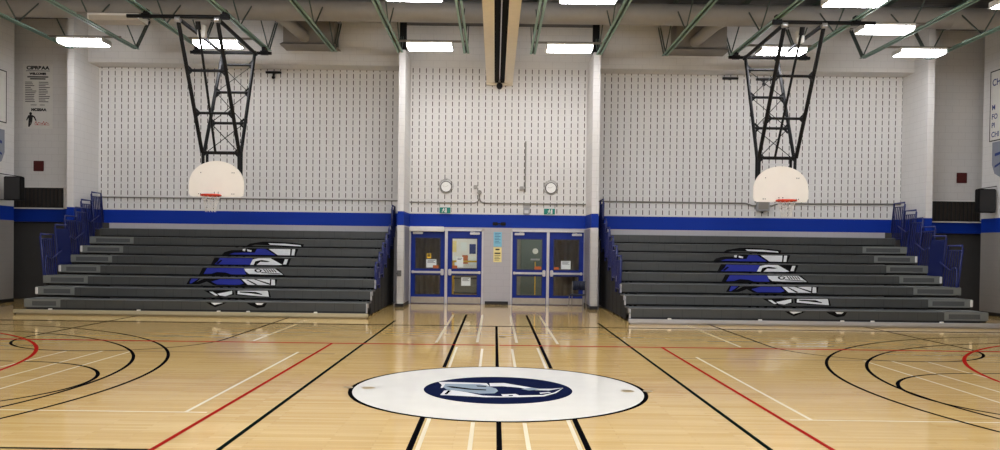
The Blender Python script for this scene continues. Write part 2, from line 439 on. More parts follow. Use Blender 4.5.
# hallway behind the doors
w = MB(); w.box(-3.6, D + .3, -0.1, 3.6, 27.4, 0.0); structure(w.build('floor_hallway', M['hall_floor']))
w = MB(); w.box(-3.6, D + .3, 2.7, 3.6, 27.4, 2.8); structure(w.build('ceiling_hallway', M['white']))
w = MB(); w.box(-3.6, 27.3, 0, 3.6, 27.5, 2.7); w.box(-3.7, D + .3, 0, -3.6, 27.5, 2.7); w.box(3.6, D + .3, 0, 3.7, 27.5, 2.7)
structure(w.build('wall_hallway', M['hall']))
def curtain(x0, x1, y, label):
    m = MB(); n = int((x1 - x0) / 0.04); pts = [(x0 + (x1 - x0) * i / n, y + 0.03 * math.sin(i * 1.3)) for i in range(n + 1)]
    for i in range(n):
        (a, b), (c, d) = pts[i], pts[i + 1]
        m.add([(a, b, .05), (c, d, .05), (c, d, 2.5), (a, b, 2.5), (a, b + .01, .05), (c, d + .01, .05), (c, d + .01, 2.5), (a, b + .01, 2.5)],
              [(0, 1, 2, 3), (7, 6, 5, 4), (0, 4, 5, 1), (3, 2, 6, 7)])
    tag(m.build('curtain', M['curtain']), label, 'curtain')
curtain(-3.4, -1.75, 25.4, 'brown drawn curtain behind the glass of the far left blue door')
curtain(1.75, 3.4, 25.4, 'brown drawn curtain behind the glass of the far right blue door')
t = thing('notice_board', 'white hallway notice board with papers seen through the second blue door', 'notice board', (-1.05, 27.28, 1.0))
m = MB(); m.box(-.75, -.03, 0, .55, 0, 1.1); m.build('board', M['white'], t)
for i, (a, b, ww, hh) in enumerate(((-.6, .55, .25, .4), (-.2, .6, .2, .3), (.1, .5, .22, .34), (.1, .1, .3, .3), (-.5, .1, .25, .32), (-.15, .15, .2, .3))):
    m = MB(); m.box(a, -.036, b, a + ww, -.03, b + hh); m.build('paper_sheet', M[('paper_yellow', 'paper', 'ink_blue', 'paper', 'paper', 'orange')[i]], t)
t = thing('display_cabinet', 'yellow-framed display cabinet in the hallway behind the second blue door', 'cabinet', (-1.05, 26.6, 0))
m = MB()
for x in (-.42, .42):
    for y in (-.25, .25): m.box(x - .03, y - .03, 0, x + .03, y + .03, 1.25)
for z in (.1, 1.22): m.box(-.45, -.28, z, .45, -.22, z + .05); m.box(-.45, .22, z, .45, .28, z + .05); m.box(-.45, -.28, z, -.39, .28, z + .05); m.box(.39, -.28, z, .45, .28, z + .05)
m.build('frame', M['yellow'], t)
for z in (.14, .65):
    m = MB(); m.box(-.4, -.24, z, .4, .24, z + .035); m.build('shelf', M['charcoal'], t)
t = thing('hall_door', 'grey-green hallway door with a round white dial seen through the third blue door', 'door', (1.35, 27.28, 0))
m = MB(); m.box(-.5, -.06, 0, .5, 0, 2.15); m.build('door_leaf', M['hall_green'], t)
m = MB(); m.tube([(0, -.07, 1.62), (0, -.1, 1.62)], .1, 20); m.build('dial', M['white'], t)
m = MB(); m.box(-.16, -.08, 1.3, .16, -.06, 1.36); m.build('plate', M['silver'], t)
m = MB(); m.box(-.018, -.1, 0.1, .018, -.06, 1.25); m.build('pull_bar', M['yellow'], t)

# ------------------------------------------------------------------ doors
for i, (a, b) in enumerate(DO):
    mid = (a + b) / 2
    w = MB()
    w.box(a, D - .03, 0, a + .05, D + .12, DZ); w.box(b - .05, D - .03, 0, b, D + .12, DZ)
    w.box(a, D - .03, DZ - .06, b, D + .12, DZ); w.box(mid - .04, D - .03, 0, mid + .04, D + .1, DZ - .06)
    structure(w.build('trim_%d' % (7 + i), M['silver']))
def door(n, x0, x1, hinge_left):
    """blue leaf with two glazed lights; origin at the leaf's lower left corner"""
    W = x1 - x0; H = 2.2
    r = bpy.data.objects.new('door_%d' % n, None); C.objects.link(r); r.location = (x0, D + .03, 0.012); structure(r)
    gx0, gx1 = .14, W - .14
    u0, u1, l0, l1 = 1.06, 1.98, .28, .86
    m = MB(); T = .045
    m.box(0, 0, 0, gx0, T, H); m.box(gx1, 0, 0, W, T, H)
    m.box(gx0, 0, 0, gx1, T, l0); m.box(gx0, 0, l1, gx1, T, u0); m.box(gx0, 0, u1, gx1, T, H)
    m.build('leaf', M['door'], r)
    for nm, z0, z1 in (('upper_glass', u0, u1), ('lower_glass', l0, l1)):
        m = MB(); m.box(gx0, .018, z0, gx1, .026, z1); m.build(nm, M['glass'], r)
    m = MB()
    for z0, z1 in ((u0, u1), (l0, l1)):
        m.box(gx0 - .02, -.006, z0 - .02, gx0 + .008, 0, z1 + .02); m.box(gx1 - .008, -.006, z0 - .02, gx1 + .02, 0, z1 + .02)
        m.box(gx0, -.006, z0 - .02, gx1, 0, z0 + .008); m.box(gx0, -.006, z1 - .008, gx1, 0, z1 + .02)
    m.build('glazing_bead', M['rail_panel'], r)
    m = MB(); m.box(.015, -.004, .01, W - .015, 0, .2); m.build('kick_plate', M['kick'], r)
    m = MB(); m.chbox(.03, -.09, .92, W - .03, -.045, .985, .012)
    hx = W - .12 if hinge_left else .03
    m.chbox(.03, -.06, .91, .1, 0, .995, .01); m.chbox(W - .1, -.06, .91, W - .03, 0, .995, .01)
    bar = m.build('push_bar', M['silver'], r)
    m = MB(); m.chbox(hx, -.1, .86, hx + .09, 0, 1.05, .015); m.build('latch_case', M['silver'], bar)
    cx = .06 if hinge_left else W - .36
    m = MB(); m.chbox(cx, -.07, H - .1, cx + .3, 0, H - .03, .012)
    cl = m.build('door_closer', M['silver'], r)
    m = MB(); m.bar((cx + .15, -.05, H - .02), (cx + .02 if not hinge_left else cx + .28, -.1, H - .005), .03, .012); m.build('closer_arm', M['alu'], cl)
    return r
door(1, -2.61, -1.575, True); door(2, -1.495, -0.46, False); door(3, 0.47, 1.51, True); door(4, 1.59, 2.63, False)
def sheet(name, x, z, ww, hh, mat, label, cat, y=D + .019, inks=(), group=None):
    m = MB(); m.box(-ww / 2, -.003, 0, ww / 2, 0, hh)
    for (a, b, c, d, mi) in inks: m.box(a * ww / 2, -.005, b * hh, c * ww / 2, -.003, d * hh, mi)
    o = m.build(name, [mat, M['ink'], M['ink_blue']]); o.location = (x, y, z); return tag(o, label, cat, group)
G = D + .043
lines = [(-.75, .85 - .13 * i, .75 - .3 * (i % 2), .9 - .13 * i, 1) for i in range(6)]
sheet('notice', -1.985, 1.1, .31, .25, M['paper'], 'white paper notice on the upper glass of the far left blue door', 'notice', G, lines[:3])
sheet('notice', -1.12, 1.13, .2, .3, M['paper'], 'tall white paper notice on the upper glass of the second blue door', 'notice', G, lines[:2])
sheet('notice', -.93, .56, .28, .25, M['paper'], 'white paper notice on the lower glass of the second blue door', 'notice', G, lines[:3])
sheet('notice', 2.1, 1.1, .29, .25, M['paper'], 'white paper notice on the upper glass of the far right blue door', 'notice', G, lines[:3])
tri = [(-.6, .3, .6, .6, 1)]
sheet('sticker', -1.85, 1.08, .17, .09, M['orange'], 'orange sticker low on the upper glass of the far left blue door', 'sticker', G - .004)
sheet('sticker', -1.28, 1.08, .17, .09, M['orange'], 'orange sticker low on the upper glass of the second blue door', 'sticker', G)
sheet('sticker', 1.25, 1.07, .2, .1, M['orange'], 'orange sticker low on the upper glass of the third blue door', 'sticker', G)
sheet('sticker', 1.8, 1.07, .17, .09, M['orange'], 'orange sticker low on the upper glass of the far right blue door', 'sticker', G)
sheet('sticker', -2.06, 1.38, .13, .15, M['yellow'], 'yellow and black sticker above the notice on the far left blue door', 'sticker', G, [(-.7, .35, .7, .6, 1), (-.5, .75, .5, .9, 1)])
sheet('notice', 0.02, 1.76, .25, .44, M['paper_blue'], 'pale blue paper notice on the grey panel between the doors', 'notice', D + .001,
      [(-.7, .9 - .11 * i, .7 - .35 * (i % 2), .93 - .11 * i, 2) for i in range(7)])
sheet('notice', 0.02, 1.29, .25, .45, M['paper_yellow'], 'pale yellow paper notice with black type below the blue notice', 'notice', D + .001,
      [(-.5, .8, .5, .9, 1), (-.7, .55, .7, .64, 1)] + [(-.7, .42 - .1 * i, .7 - .3 * (i % 2), .45 - .1 * i, 1) for i in range(4)])
m = MB(); m.chbox(-.52, -.16, 0, .52, 0, .15, .015); o = m.build('door_operator', M['white']); o.location = (-2.12, D - .03, 2.19)
tag(o, 'long white door operator box over the far left blue door', 'door operator')
m = MB(); m.chbox(-.06, -.06, 0, .06, 0, .17, .01); m.box(-.07, -.09, .06, .05, -.06, .1)
o = m.build('door_lever', M['box_dark']); o.location = (-2.77, PF + .004, 0.88); tag(o, 'small grey lever box on the front of the left white pilaster', 'lever')

# chair beside the right door
t = thing('stacking_chair', 'dark blue school chair standing in front of the far right blue door', 'chair', (2.28, 21.95, 0))
bk = MB()
for i in range(6):
    a0 = -.2 + .4 * i / 6; a1 = a0 + .4 / 6
    f = lambda x: .2 - .5 * x * x
    bk.add([(a0, f(a0), .55), (a1, f(a1), .55), (a1, f(a1) + .03, .81), (a0, f(a0) + .03, .81), (a0, f(a0) + .02, .55), (a1, f(a1) + .02, .55), (a1, f(a1) + .05, .81), (a0, f(a0) + .05, .81)],
           [(0, 1, 2, 3), (7, 6, 5, 4), (0, 4, 5, 1), (3, 2, 6, 7), (0, 3, 7, 4), (1, 5, 6, 2)], 0, True)
bk.build('backrest', M['navy_plastic'], t)
m = MB(); m.chbox(-.21, -.22, .41, .21, .19, .445, .014); m.build('seat', M['navy_plastic'], t)
for x in (-1, 1):
    m = MB(); m.tube([(x * .19, -.17, .41), (x * .215, -.23, 0.0)], .013, 8); m.build('leg', M['conduit'], t)
    m = MB(); m.tube([(x * .19, .21, .8), (x * .19, .17, .42), (x * .215, .24, 0.0)], .013, 8); m.build('leg', M['conduit'], t)
t.rotation_euler.z = math.radians(-18)

# ------------------------------------------------------------------ bleachers
RX = [11.4, 11.4, 11.6, 11.58, 11.68, 11.72, 11.9, 11.93]
XO = [11.3, 11.39, 11.57, 11.52, 11.6, 11.62, 11.7, 11.72]
ZR = [0.365 + 0.256 * i for i in range(8)]
MUR = {  # row index -> list of (paint, polygon in sketch units)
 6: [('k', [(380, 75), (400, 55), (470, 40), (520, 38), (640, 45), (705, 55), (700, 75), (600, 72), (500, 64), (430, 62), (400, 75)]),
     ('w', [(505, 50), (600, 52), (685, 62), (690, 71), (600, 66), (515, 61)])],
 5: [('k', [(245, 124), (260, 105), (300, 92), (360, 90), (390, 77), (675, 77), (660, 124)]),
     ('b', [(285, 121), (315, 109), (430, 106), (442, 80), (490, 80), (545, 122)]),
     ('w', [(362, 82), (378, 80), (375, 98), (362, 95)]), ('w', [(386, 84), (412, 91), (410, 102), (388, 98)]),
     ('w', [(508, 80), (630, 80), (628, 122), (560, 122)]), ('w', [(640, 80), (657, 80), (652, 122), (636, 122)])],
 4: [('k', [(185, 180), (205, 130), (635, 130), (620, 180)]), ('b', [(205, 178), (225, 155), (235, 133), (420, 133), (405, 178)]),
     ('k', [(213, 172), (240, 146), (250, 150), (226, 176)]), ('w', [(405, 178), (420, 140), (450, 131), (520, 131), (585, 175), (560, 178)]),
     ('k', [(425, 178), (435, 152), (470, 143), (520, 152), (500, 157), (462, 156), (440, 178)]), ('w', [(600, 135), (618, 135), (608, 172), (590, 172)])],
 3: [('k', [(120, 240), (140, 186), (560, 186), (602, 238)]), ('b', [(145, 235), (165, 190), (370, 188), (385, 235), (300, 235), (270, 222), (220, 218), (190, 232)]),
     ('w', [(372, 190), (545, 188), (592, 233), (470, 233), (400, 230), (380, 210)]), ('k', [(430, 196), (450, 190), (472, 200), (466, 216), (446, 218), (432, 210)]),
     ('w', [(440, 199), (452, 195), (463, 202), (459, 211), (446, 212)])] +
    [('k', [(478 + 14 * i, 192), (484 + 14 * i, 192), (500 + 14 * i, 216), (494 + 14 * i, 216)]) for i in range(5)] + [('k', [(470, 216), (575, 224), (577, 229), (470, 221)])],
 2: [('k', [(50, 294), (70, 248), (130, 248), (92, 294)]), ('k', [(80, 294), (150, 250), (560, 248), (552, 300), (230, 300), (200, 296), (165, 272), (120, 294)]),
     ('b', [(68, 286), (78, 252), (118, 252), (78, 288)]), ('b', [(190, 272), (240, 252), (350, 252), (372, 282), (350, 293), (222, 293)]),
     ('w', [(360, 251), (518, 249), (546, 251), (548, 293), (395, 293)]), ('k', [(385, 255), (395, 254), (450, 290), (436, 292)]),
     ('k', [(428, 250), (442, 250), (522, 282), (516, 290)]), ('k', [(520, 249), (527, 250), (525, 293), (518, 292)])],
 1: [('k', [(150, 316), (312, 310), (320, 345), (240, 368), (190, 345)]), ('k', [(325, 312), (515, 308), (526, 363), (400, 356), (328, 346)]),
     ('w', [(180, 325), (200, 325), (230, 352), (215, 355)]), ('w', [(225, 340), (308, 316), (308, 340), (270, 358), (240, 353)]),
     ('w', [(340, 315), (508, 312), (515, 358), (420, 350), (338, 340)]), ('k', [(350, 320), (440, 322), (477, 338), (475, 343), (400, 332), (352, 328)])],
 0: [('k', [(165, 378), (280, 378), (215, 407), (185, 392)]), ('k', [(390, 378), (505, 378), (490, 402), (450, 409), (410, 392)]),
     ('w', [(190, 379), (260, 379), (212, 393)]), ('w', [(440, 378), (486, 378), (475, 389), (450, 389)])],
}
STRIP = {7: None, 6: (20, 75), 5: (75, 127), 4: (127, 182), 3: (182, 244), 2: (244, 307), 1: (307, 373), 0: (373, 427)}
SPAN_Y0 = 18.75; SPAN_D = 0.61
def bleacher(s, y0, d, label, mural_dx):
    """s: side of the hall; rows climb from y0 to the back wall"""
    xin = s * 3.1
    xa = s * 10.43          # inner edge of the aisle at the outer end
    t = thing('bleacher', label, 'bleacher', (s * 7.3, y0, 0))
    bx = -s * 7.3
    def lx(x): return x + bx
    for i in range(8):
        y = i * d; z = ZR[i]; back = y + d + .04 if i < 7 else y + d - .01
        xout = s * (XO[i] + (max(0, .16 - .05 * i) if s > 0 else 0))
        xa = s * 10.43 if i < 7 else xout
        m = MB()
        m.chbox(min(lx(xin), lx(xa)), y, z - .215, max(lx(xin), lx(xa)), y + .06, z - .012, .006, 0)
        m.box(lx(xin), y + .05, z - .045, lx(xa), back, z - .012, 0)
        m.box(lx(xin), y + .1, z - .25, lx(xout), y + .13, z - .03, 2)
        m.box(lx(xin), y - .004, z - .012, lx(xa), y + .1, z, 1)
        m.box(lx(xin), y + .1, z - .012, lx(xa), back, z - .004, 3)
        row = m.build('bench_row', [M['seat'], M['nose'], M['charcoal'], M['deckboard']], t)
        if i in MUR and MUR[i]:
            pm = MB(); pm2 = MB(); parts = [pm, pm2]
            a, b = STRIP[i]
            for q, (p, poly) in enumerate(MUR[i]):
                pm = parts[1 if i < 2 and sum(c[0] for c in poly) / len(poly) > (322 if i == 1 else 330) else 0]
                Yl = SPAN_Y0 + SPAN_D * i
                pts = []
                for (u, v) in poly:
                    px = 180 + u / 5.63
                    X = (px - 498) * Yl / 780 + mural_dx
                    fz = (v - a) / (b - a)
                    pts.append((lx(X), z - .012 - fz * .215))
                th = .0012 * (q + 1)
                pm.prism(pts, lambda u, v, tt: (u, y - tt, v), 0, th + .001, {'k': 0, 'b': 1, 'w': 2}[p])
            for pm in parts:
                if pm.v: pm.build('painted_emblem', [M['paint_black'], M['paint_blue'], M['paint_white']], row)
        # aisle step at the outer end
        m = MB()
        m.chbox(min(lx(xa), lx(xout)), y, z - .2, max(lx(xa), lx(xout)), y + .07, z, .008, 0)
        m.box(lx(xa), y + .05, z - .04, lx(xout), back, z - .002, 0)
        if False: m.chbox(min(lx(xa + s * .1), lx(xout - s * .05)), y + d - .28, z - .002, max(lx(xa + s * .1), lx(xout - s * .05)), y + d - .01, z + .115, .008, 0)
        if i == 7: continue
        st = m.build('aisle_step', M['aisle'], t)
        m = MB(); m.box(lx(xa + s * .1), y - .004, z - .16, lx(xout - s * .2), y, z - .05)
        m.box(lx(xa + s * .1), y + .03, z, lx(xout - s * .1), y + .25, z + .003); m.build('tread_inset', M['tread'], st)
        if i % 2 == 1:
            m = MB(); m.chbox(min(lx(xout), lx(xout - s * .06)), y - .02, z - .18, max(lx(xout), lx(xout - s * .06)), y + .02, z - .01, .008)
            m.build('end_cap', M['white'], t)
    xout = s * 11.62
    # inner end: bracket plates in steps and a black sheet standing in for the shade under the rows
    m = MB()
    for i in range(8):
        y = i * d; z = ZR[i]
        m.box(lx(xin + s * .02), y + .06, 0.04 if i else .2, lx(xin + s * .05), y + d + .02, z - .03)
    m.build('end_shade_panel', M['end_shade'], t)
    for i in range(8):
        y = i * d; z = ZR[i]
        m = MB(); m.box(lx(xin - s * .012), y - .02, z - .13, lx(xin + s * .02), y + .2, z - .02); m.box(lx(xin - s * .012), y - .02, z - .24, lx(xin + s * .02), y + .06, z - .1)
        m.build('end_bracket', M['charcoal'] if i > 3 else M['alu'], t)
    # kick rail along the floor
    xout = s * (11.42 if s < 0 else 11.75); m = MB(); m.chbox(min(lx(xin), lx(xout - s * .0)) - .05, -.16, .03, max(lx(xin), lx(xout)) + .05, -.08, .12, .01)
    m.box(min(lx(xin), lx(xout)), -.1, .0, max(lx(xin), lx(xout)), -.06, .05)
    kr = m.build('kick_rail', M['alu_warm' if s < 0 else 'alu'], t)
    for x in (-3.3, -1.2, .7, 1.4, 3.0):
        m = MB(); m.chbox(x - .04, -.15, .11, x + .04, -.09, .15, .008); m.build('rail_stop', M['white'], kr)
    m = MB(); m.box(lx(xin), .0, 0.01, lx(s * 11.25), .05, .16); m.build('lower_skirt', M['charcoal'], t)
    xout = s * 11.62
    # guard rails on both ends, rows 3 to 8
    for end in (1, 0):
        for i in range(2, 8):
            xout = s * RX[i]; xe = xout if end else xin
            y = i * d; z = ZR[i]; lean = .17
            X = lx(xe); m = MB(); zb, zt = (z - .12, z + 1.05) if end else (z - .25, z + (.42 if s < 0 else .68) + (.35 if i == 7 else 0))
            A = lambda yy, zz: (X, yy - lean * (zz - z) , zz)
            y1 = y + d - .03; y2 = y + .03
            m.tube([A(y2 + .06, zb), A(y2 + .06, zt - .06), A(y2 + .1, zt), A(y1 + .06, zt), A(y1 + .06, zb)], .026, 8)
            m.tube([A(y2 + .06, zb + .1), A(y1 + .06, zb + .1)], .016, 8); m.tube([A(y2 + .06, zt - .12), A(y1 + .06, zt - .12)], .014, 8)
            r = m.build('guard_rail', M['rail'], t)
            pk = MB()
            for q in range(1, 6):
                yy = y2 + .06 + (y1 - y2) * q / 6
                pk.tube([A(yy, zb + .1), A(yy, zt - .12)], .016, 6)
            pk.build('pickets', M['rail'], r)
            if (end and i == 3) or xe == xin:
                pn = MB(); P = [A(y2 + .04, zb), A(y1 + .08, zb), A(y1 + .08, zt - .1), A(y2 + .04, zt - .1)]
                o = s * (.03 if xe == xin else -.03)
                pn.add([(p[0] + o - .004, p[1], p[2]) for p in P] + [(p[0] + o + .004, p[1], p[2]) for p in P],
                       [(0, 1, 2, 3), (7, 6, 5, 4), (0, 4, 5, 1), (1, 5, 6, 2), (2, 6, 7, 3), (3, 7, 4, 0)])
                pn.build('infill_panel', M['rail_panel'], r)
        if end:
            for i in (2, 4, 6):
                xe = s * RX[i]; y = i * d; z = ZR[i]; X = lx(xe - s * .09)
                m = MB(); m.tube([(X, y, z), (X, y, z + .42), (X, y + .06, z + .5), (X, y + .3, z + .42), (X, y + .75, z + .62)], .018, 8)
                m.build('aisle_handrail', M['rail'], t)
    # support posts under the rows
    for x in (xin + s * .4, (xin + xout) / 2, xout - s * .4):
        m = MB(); m.bar((lx(x), 2 * d, ZR[2] - .2), (lx(x), 7.3 * d, .1), .05, .05); m.box(lx(x) - .03, 2 * d, .0, lx(x) + .03, 7.3 * d, .05)
        for i in range(2, 8):
            m.box(lx(x) - .03, i * d + .14, 0, lx(x) + .03, i * d + .2, ZR[i] - .05)
        m.build('support_frame', M['charcoal'], t)
    return t
bleacher(-1, 18.62, .626, 'grey telescopic bleacher with painted emblem left of the blue doors', 0)
bleacher(1, 18.15, .684, 'grey telescopic bleacher with painted emblem right of the blue doors', 13.65)

# ------------------------------------------------------------------ roof joists
def joist(x, label):
    t = thing('roof_joist', label, 'joist', (x, 0, 7.22), 'pale green roof joists')
    y0, y1 = YN + .1, 22.2
    m = MB()
    for s in (-1, 1):
        m.box(s * .02, y0, 0, s * .085, y1, .012); m.box(s * .02, y0, 0, s * .03, y1, .065)
    m.build('bottom_chord', M['joist'], t)
    m = MB()
    for s in (-1, 1):
        m.box(s * .015, y0, 1.1, s * .07, 22.95, 1.112); m.box(s * .015, y0, 1.04, s * .025, 22.95, 1.1)
    m.build('top_chord', M['joist_web'], t)
    m = MB(); n = 11; st = (y1 - y0) / n
    for i in range(n):
        a = y0 + st * i
        m.bar((0, a, .03), (0, a + st / 2, 1.07), .026, .026); m.bar((0, a + st / 2, 1.07), (0, a + st, .03), .026, .026)
    for s in (-.03, .03): m.bar((s, y1 - .03, .02), (s, 22.95, 1.0), .022, .05)
    m.build('web', M['joist_web'], t)
ORD = ['first', 'second', 'third', 'fourth', 'fifth', 'sixth', 'seventh']
for i in range(7):
    for s, nm in ((-1, 'left'), (1, 'right')):
        joist(s * (.94 + 1.87 * i), 'pale green steel roof joist, %s to the %s of the central beige track' % (ORD[i], nm))
# black steel posts on the pilasters
for s, nm in ((-1, 'left'), (1, 'right')):
    m = MB(); m.box(-.09, -.1, 0, .09, -.08, 1.09); m.box(-.09, .08, 0, .09, .1, 1.09); m.box(-.01, -.08, 0, .01, .08, 1.09)
    o = m.build('steel_post', M['black']); o.location = (s * 2.79, PF + .5, 7.305); tag(o, 'short dark steel post on top of the %s white pilaster' % nm, 'post')

# main duct, branches and plenums
t = thing('air_duct', 'long beige round air duct crossing the hall under the roof with two slanting branches', 'duct', (0, 20.9, 8.0))
m = MB(); m.tube([(-13.8, 0, 0), (13.8, 0, 0)], .28, 40)
for x in range(-12, 13, 3): m.tube([(x - .03, 0, 0), (x + .03, 0, 0)], .29, 40)
m.build('main_pipe', M['duct'], t)
for s in (-1, 1):
    ox = s * 6.05
    m = MB(); m.tube([(ox, .22, -.05), (ox - s * .15, .57, -.1), (ox - s * .5, 1.47, -.35)], .16, 24); m.build('branch_pipe', M['duct'], t)
    px = s * (5.45 if s < 0 else 5.75)
    m = MB(); m.box(px - .72, 1.4, -.49, px + .72, 2.09, .23); pl = m.build('plenum_box', M['duct_grey'], t)
    m = MB(); m.add([(px - .72, 1.4, -.49), (px + .72, 1.4, -.49), (px + .72, 2.09, -.49), (px - .72, 2.09, -.49), (px - .8, 1.3, -.57), (px + .8, 1.3, -.57), (px + .8, 2.09, -.57), (px - .8, 2.09, -.57)],
                    [(0, 1, 2, 3), (4, 7, 6, 5), (0, 4, 5, 1), (1, 5, 6, 2), (2, 6, 7, 3), (3, 7, 4, 0)]); m.build('flange', M['duct_grey'], pl)

# central folding-wall track
t = thing('partition_track', 'beige boxed track with a black slot hanging along the middle of the ceiling', 'track', (0.015, 0, 6.67))
for s in (-1, 1):
    m = MB(); m.box(s * .15, YN + .05, 0, s * .395, 23.45, .6); m.build('side_board', M['beige'], t)
m = MB(); m.box(-.15, YN + .05, .05, .15, 23.4, .56); m.build('slot', M['black_matt'], t)
m = MB(); m.box(-.012, YN + .05, .0, .012, 23.42, .05); m.build('guide_wire', M['alu'], t)
m = MB()
for s in (-1, 1): m.box(s * .03, YN + .05, 0.0, s * .14, 23.45, .05)
m.build('running_rail', M['black_matt'], t)
m = MB(); m.box(-.4, 23.45, -.05, .4, 23.62, .05); m.tube([(0, 23.42, -.09), (0, 23.56, -.09)], .09, 14, 1); m.build('end_stop', [M['beige'], M['black']], t)

# ------------------------------------------------------------------ ceiling lights
def light_proto(lit):
    t = thing('ceiling_light', 'x', 'ceiling light', (0, 0, 0), 'box lights under the joists')
    m = MB(); m.box(-.61, -.26, .1, .61, .26, .15); m.box(-.61, -.26, .02, -.59, .26, .12); m.box(.59, -.26, .02, .61, .26, .12)
    m.build('housing', M['white'], t)
    m = MB(); m.add([(-.585, -.25, .1), (.585, -.25, .1), (.585, .25, .1), (-.585, .25, .1), (-.585, -.21, 0), (.585, -.21, 0), (.585, .21, 0), (-.585, .21, 0)],
                    [(0, 1, 2, 3), (4, 7, 6, 5), (0, 4, 5, 1), (1, 5, 6, 2), (2, 6, 7, 3), (3, 7, 4, 0)])
    m.build('lens', M[lit], t)
    m = MB(); m.box(-.99, -.02, .19, .99, .02, .24)
    for x in (-.45, .45): m.box(x - .012, -.012, .15, x + .012, .012, .2)
    m.build('hanger_bar', M['duct_grey'], t)
    return t
LZ = 7.03
first = {}
def light(x, y, label, lit='lens', group='box lights under the joists', z=LZ):
    if lit not in first:
        o = light_proto(lit); o['label'] = label; o['group'] = group; o.location = (x, y, z); first[lit] = o
    else: o = copy_tree(first[lit], (x, y, z), label, group)
    return o
light(-11.15, 21, 'lit box light in the far row nearest the left side wall', 'lens_end')
light(-7.55, 21, 'lit box light behind the black frame of the left hoop')
light(-1.87, 21, 'lit box light in the far row just left of the central track')
light(1.87, 21, 'lit box light in the far row just right of the central track')
light(7.55, 21, 'lit box light behind the black frame of the right hoop')
light(11.25, 21, 'lit box light in the far row nearest the right side wall', 'lens_end')
light(-9.2, 18.85, 'unlit beige box light left of the left hoop frame', 'lens_off')
light(9.25, 18.85, 'dim box light on its own between the right hoop frame and the right wall', 'lens_end')
light(-7.4, 16.75, 'lit box light cut by the top edge above the left hoop')
light(-1.87, 16.75, 'lit box light cut by the top edge left of the central track')
light(1.87, 16.75, 'lit box light cut by the top edge right of the central track')
light(7.55, 16.75, 'lit box light cut by the top edge above the right hoop')
light(11.2, 16.75, 'lit box light cut by the top right corner of the picture', 'lens_end')
light(-11.35, 16.75, 'lit box light outside the picture beyond the top left corner', 'lens_end')
for y in (13, 9, 5, 1, -3):
    for x in (-6.6, -1.87, 1.87, 6.6):
        light(x, y, 'lit box light on the nearer ceiling outside the picture', 'lens_near', 'box lights over the near half of the hall')  # unseen rows, driven brighter than the far row to even the wall light
# hallway lamps
for x in (-1.6, 1.6):
    m = MB(); m.chbox(-.6, -.15, 0, .6, .15, .06, .01, 0); m.box(-.57, -.12, -.012, .57, .12, 0.0, 1)
    o = m.build('hallway_light', [M['white'], emitter('hall lamp', (1, .97, .9, 1), 34.0)]); o.location = (x, 25.9, 2.64); tag(o, 'lit ceiling lamp of the hallway behind the doors', 'ceiling light', 'hallway lamps')

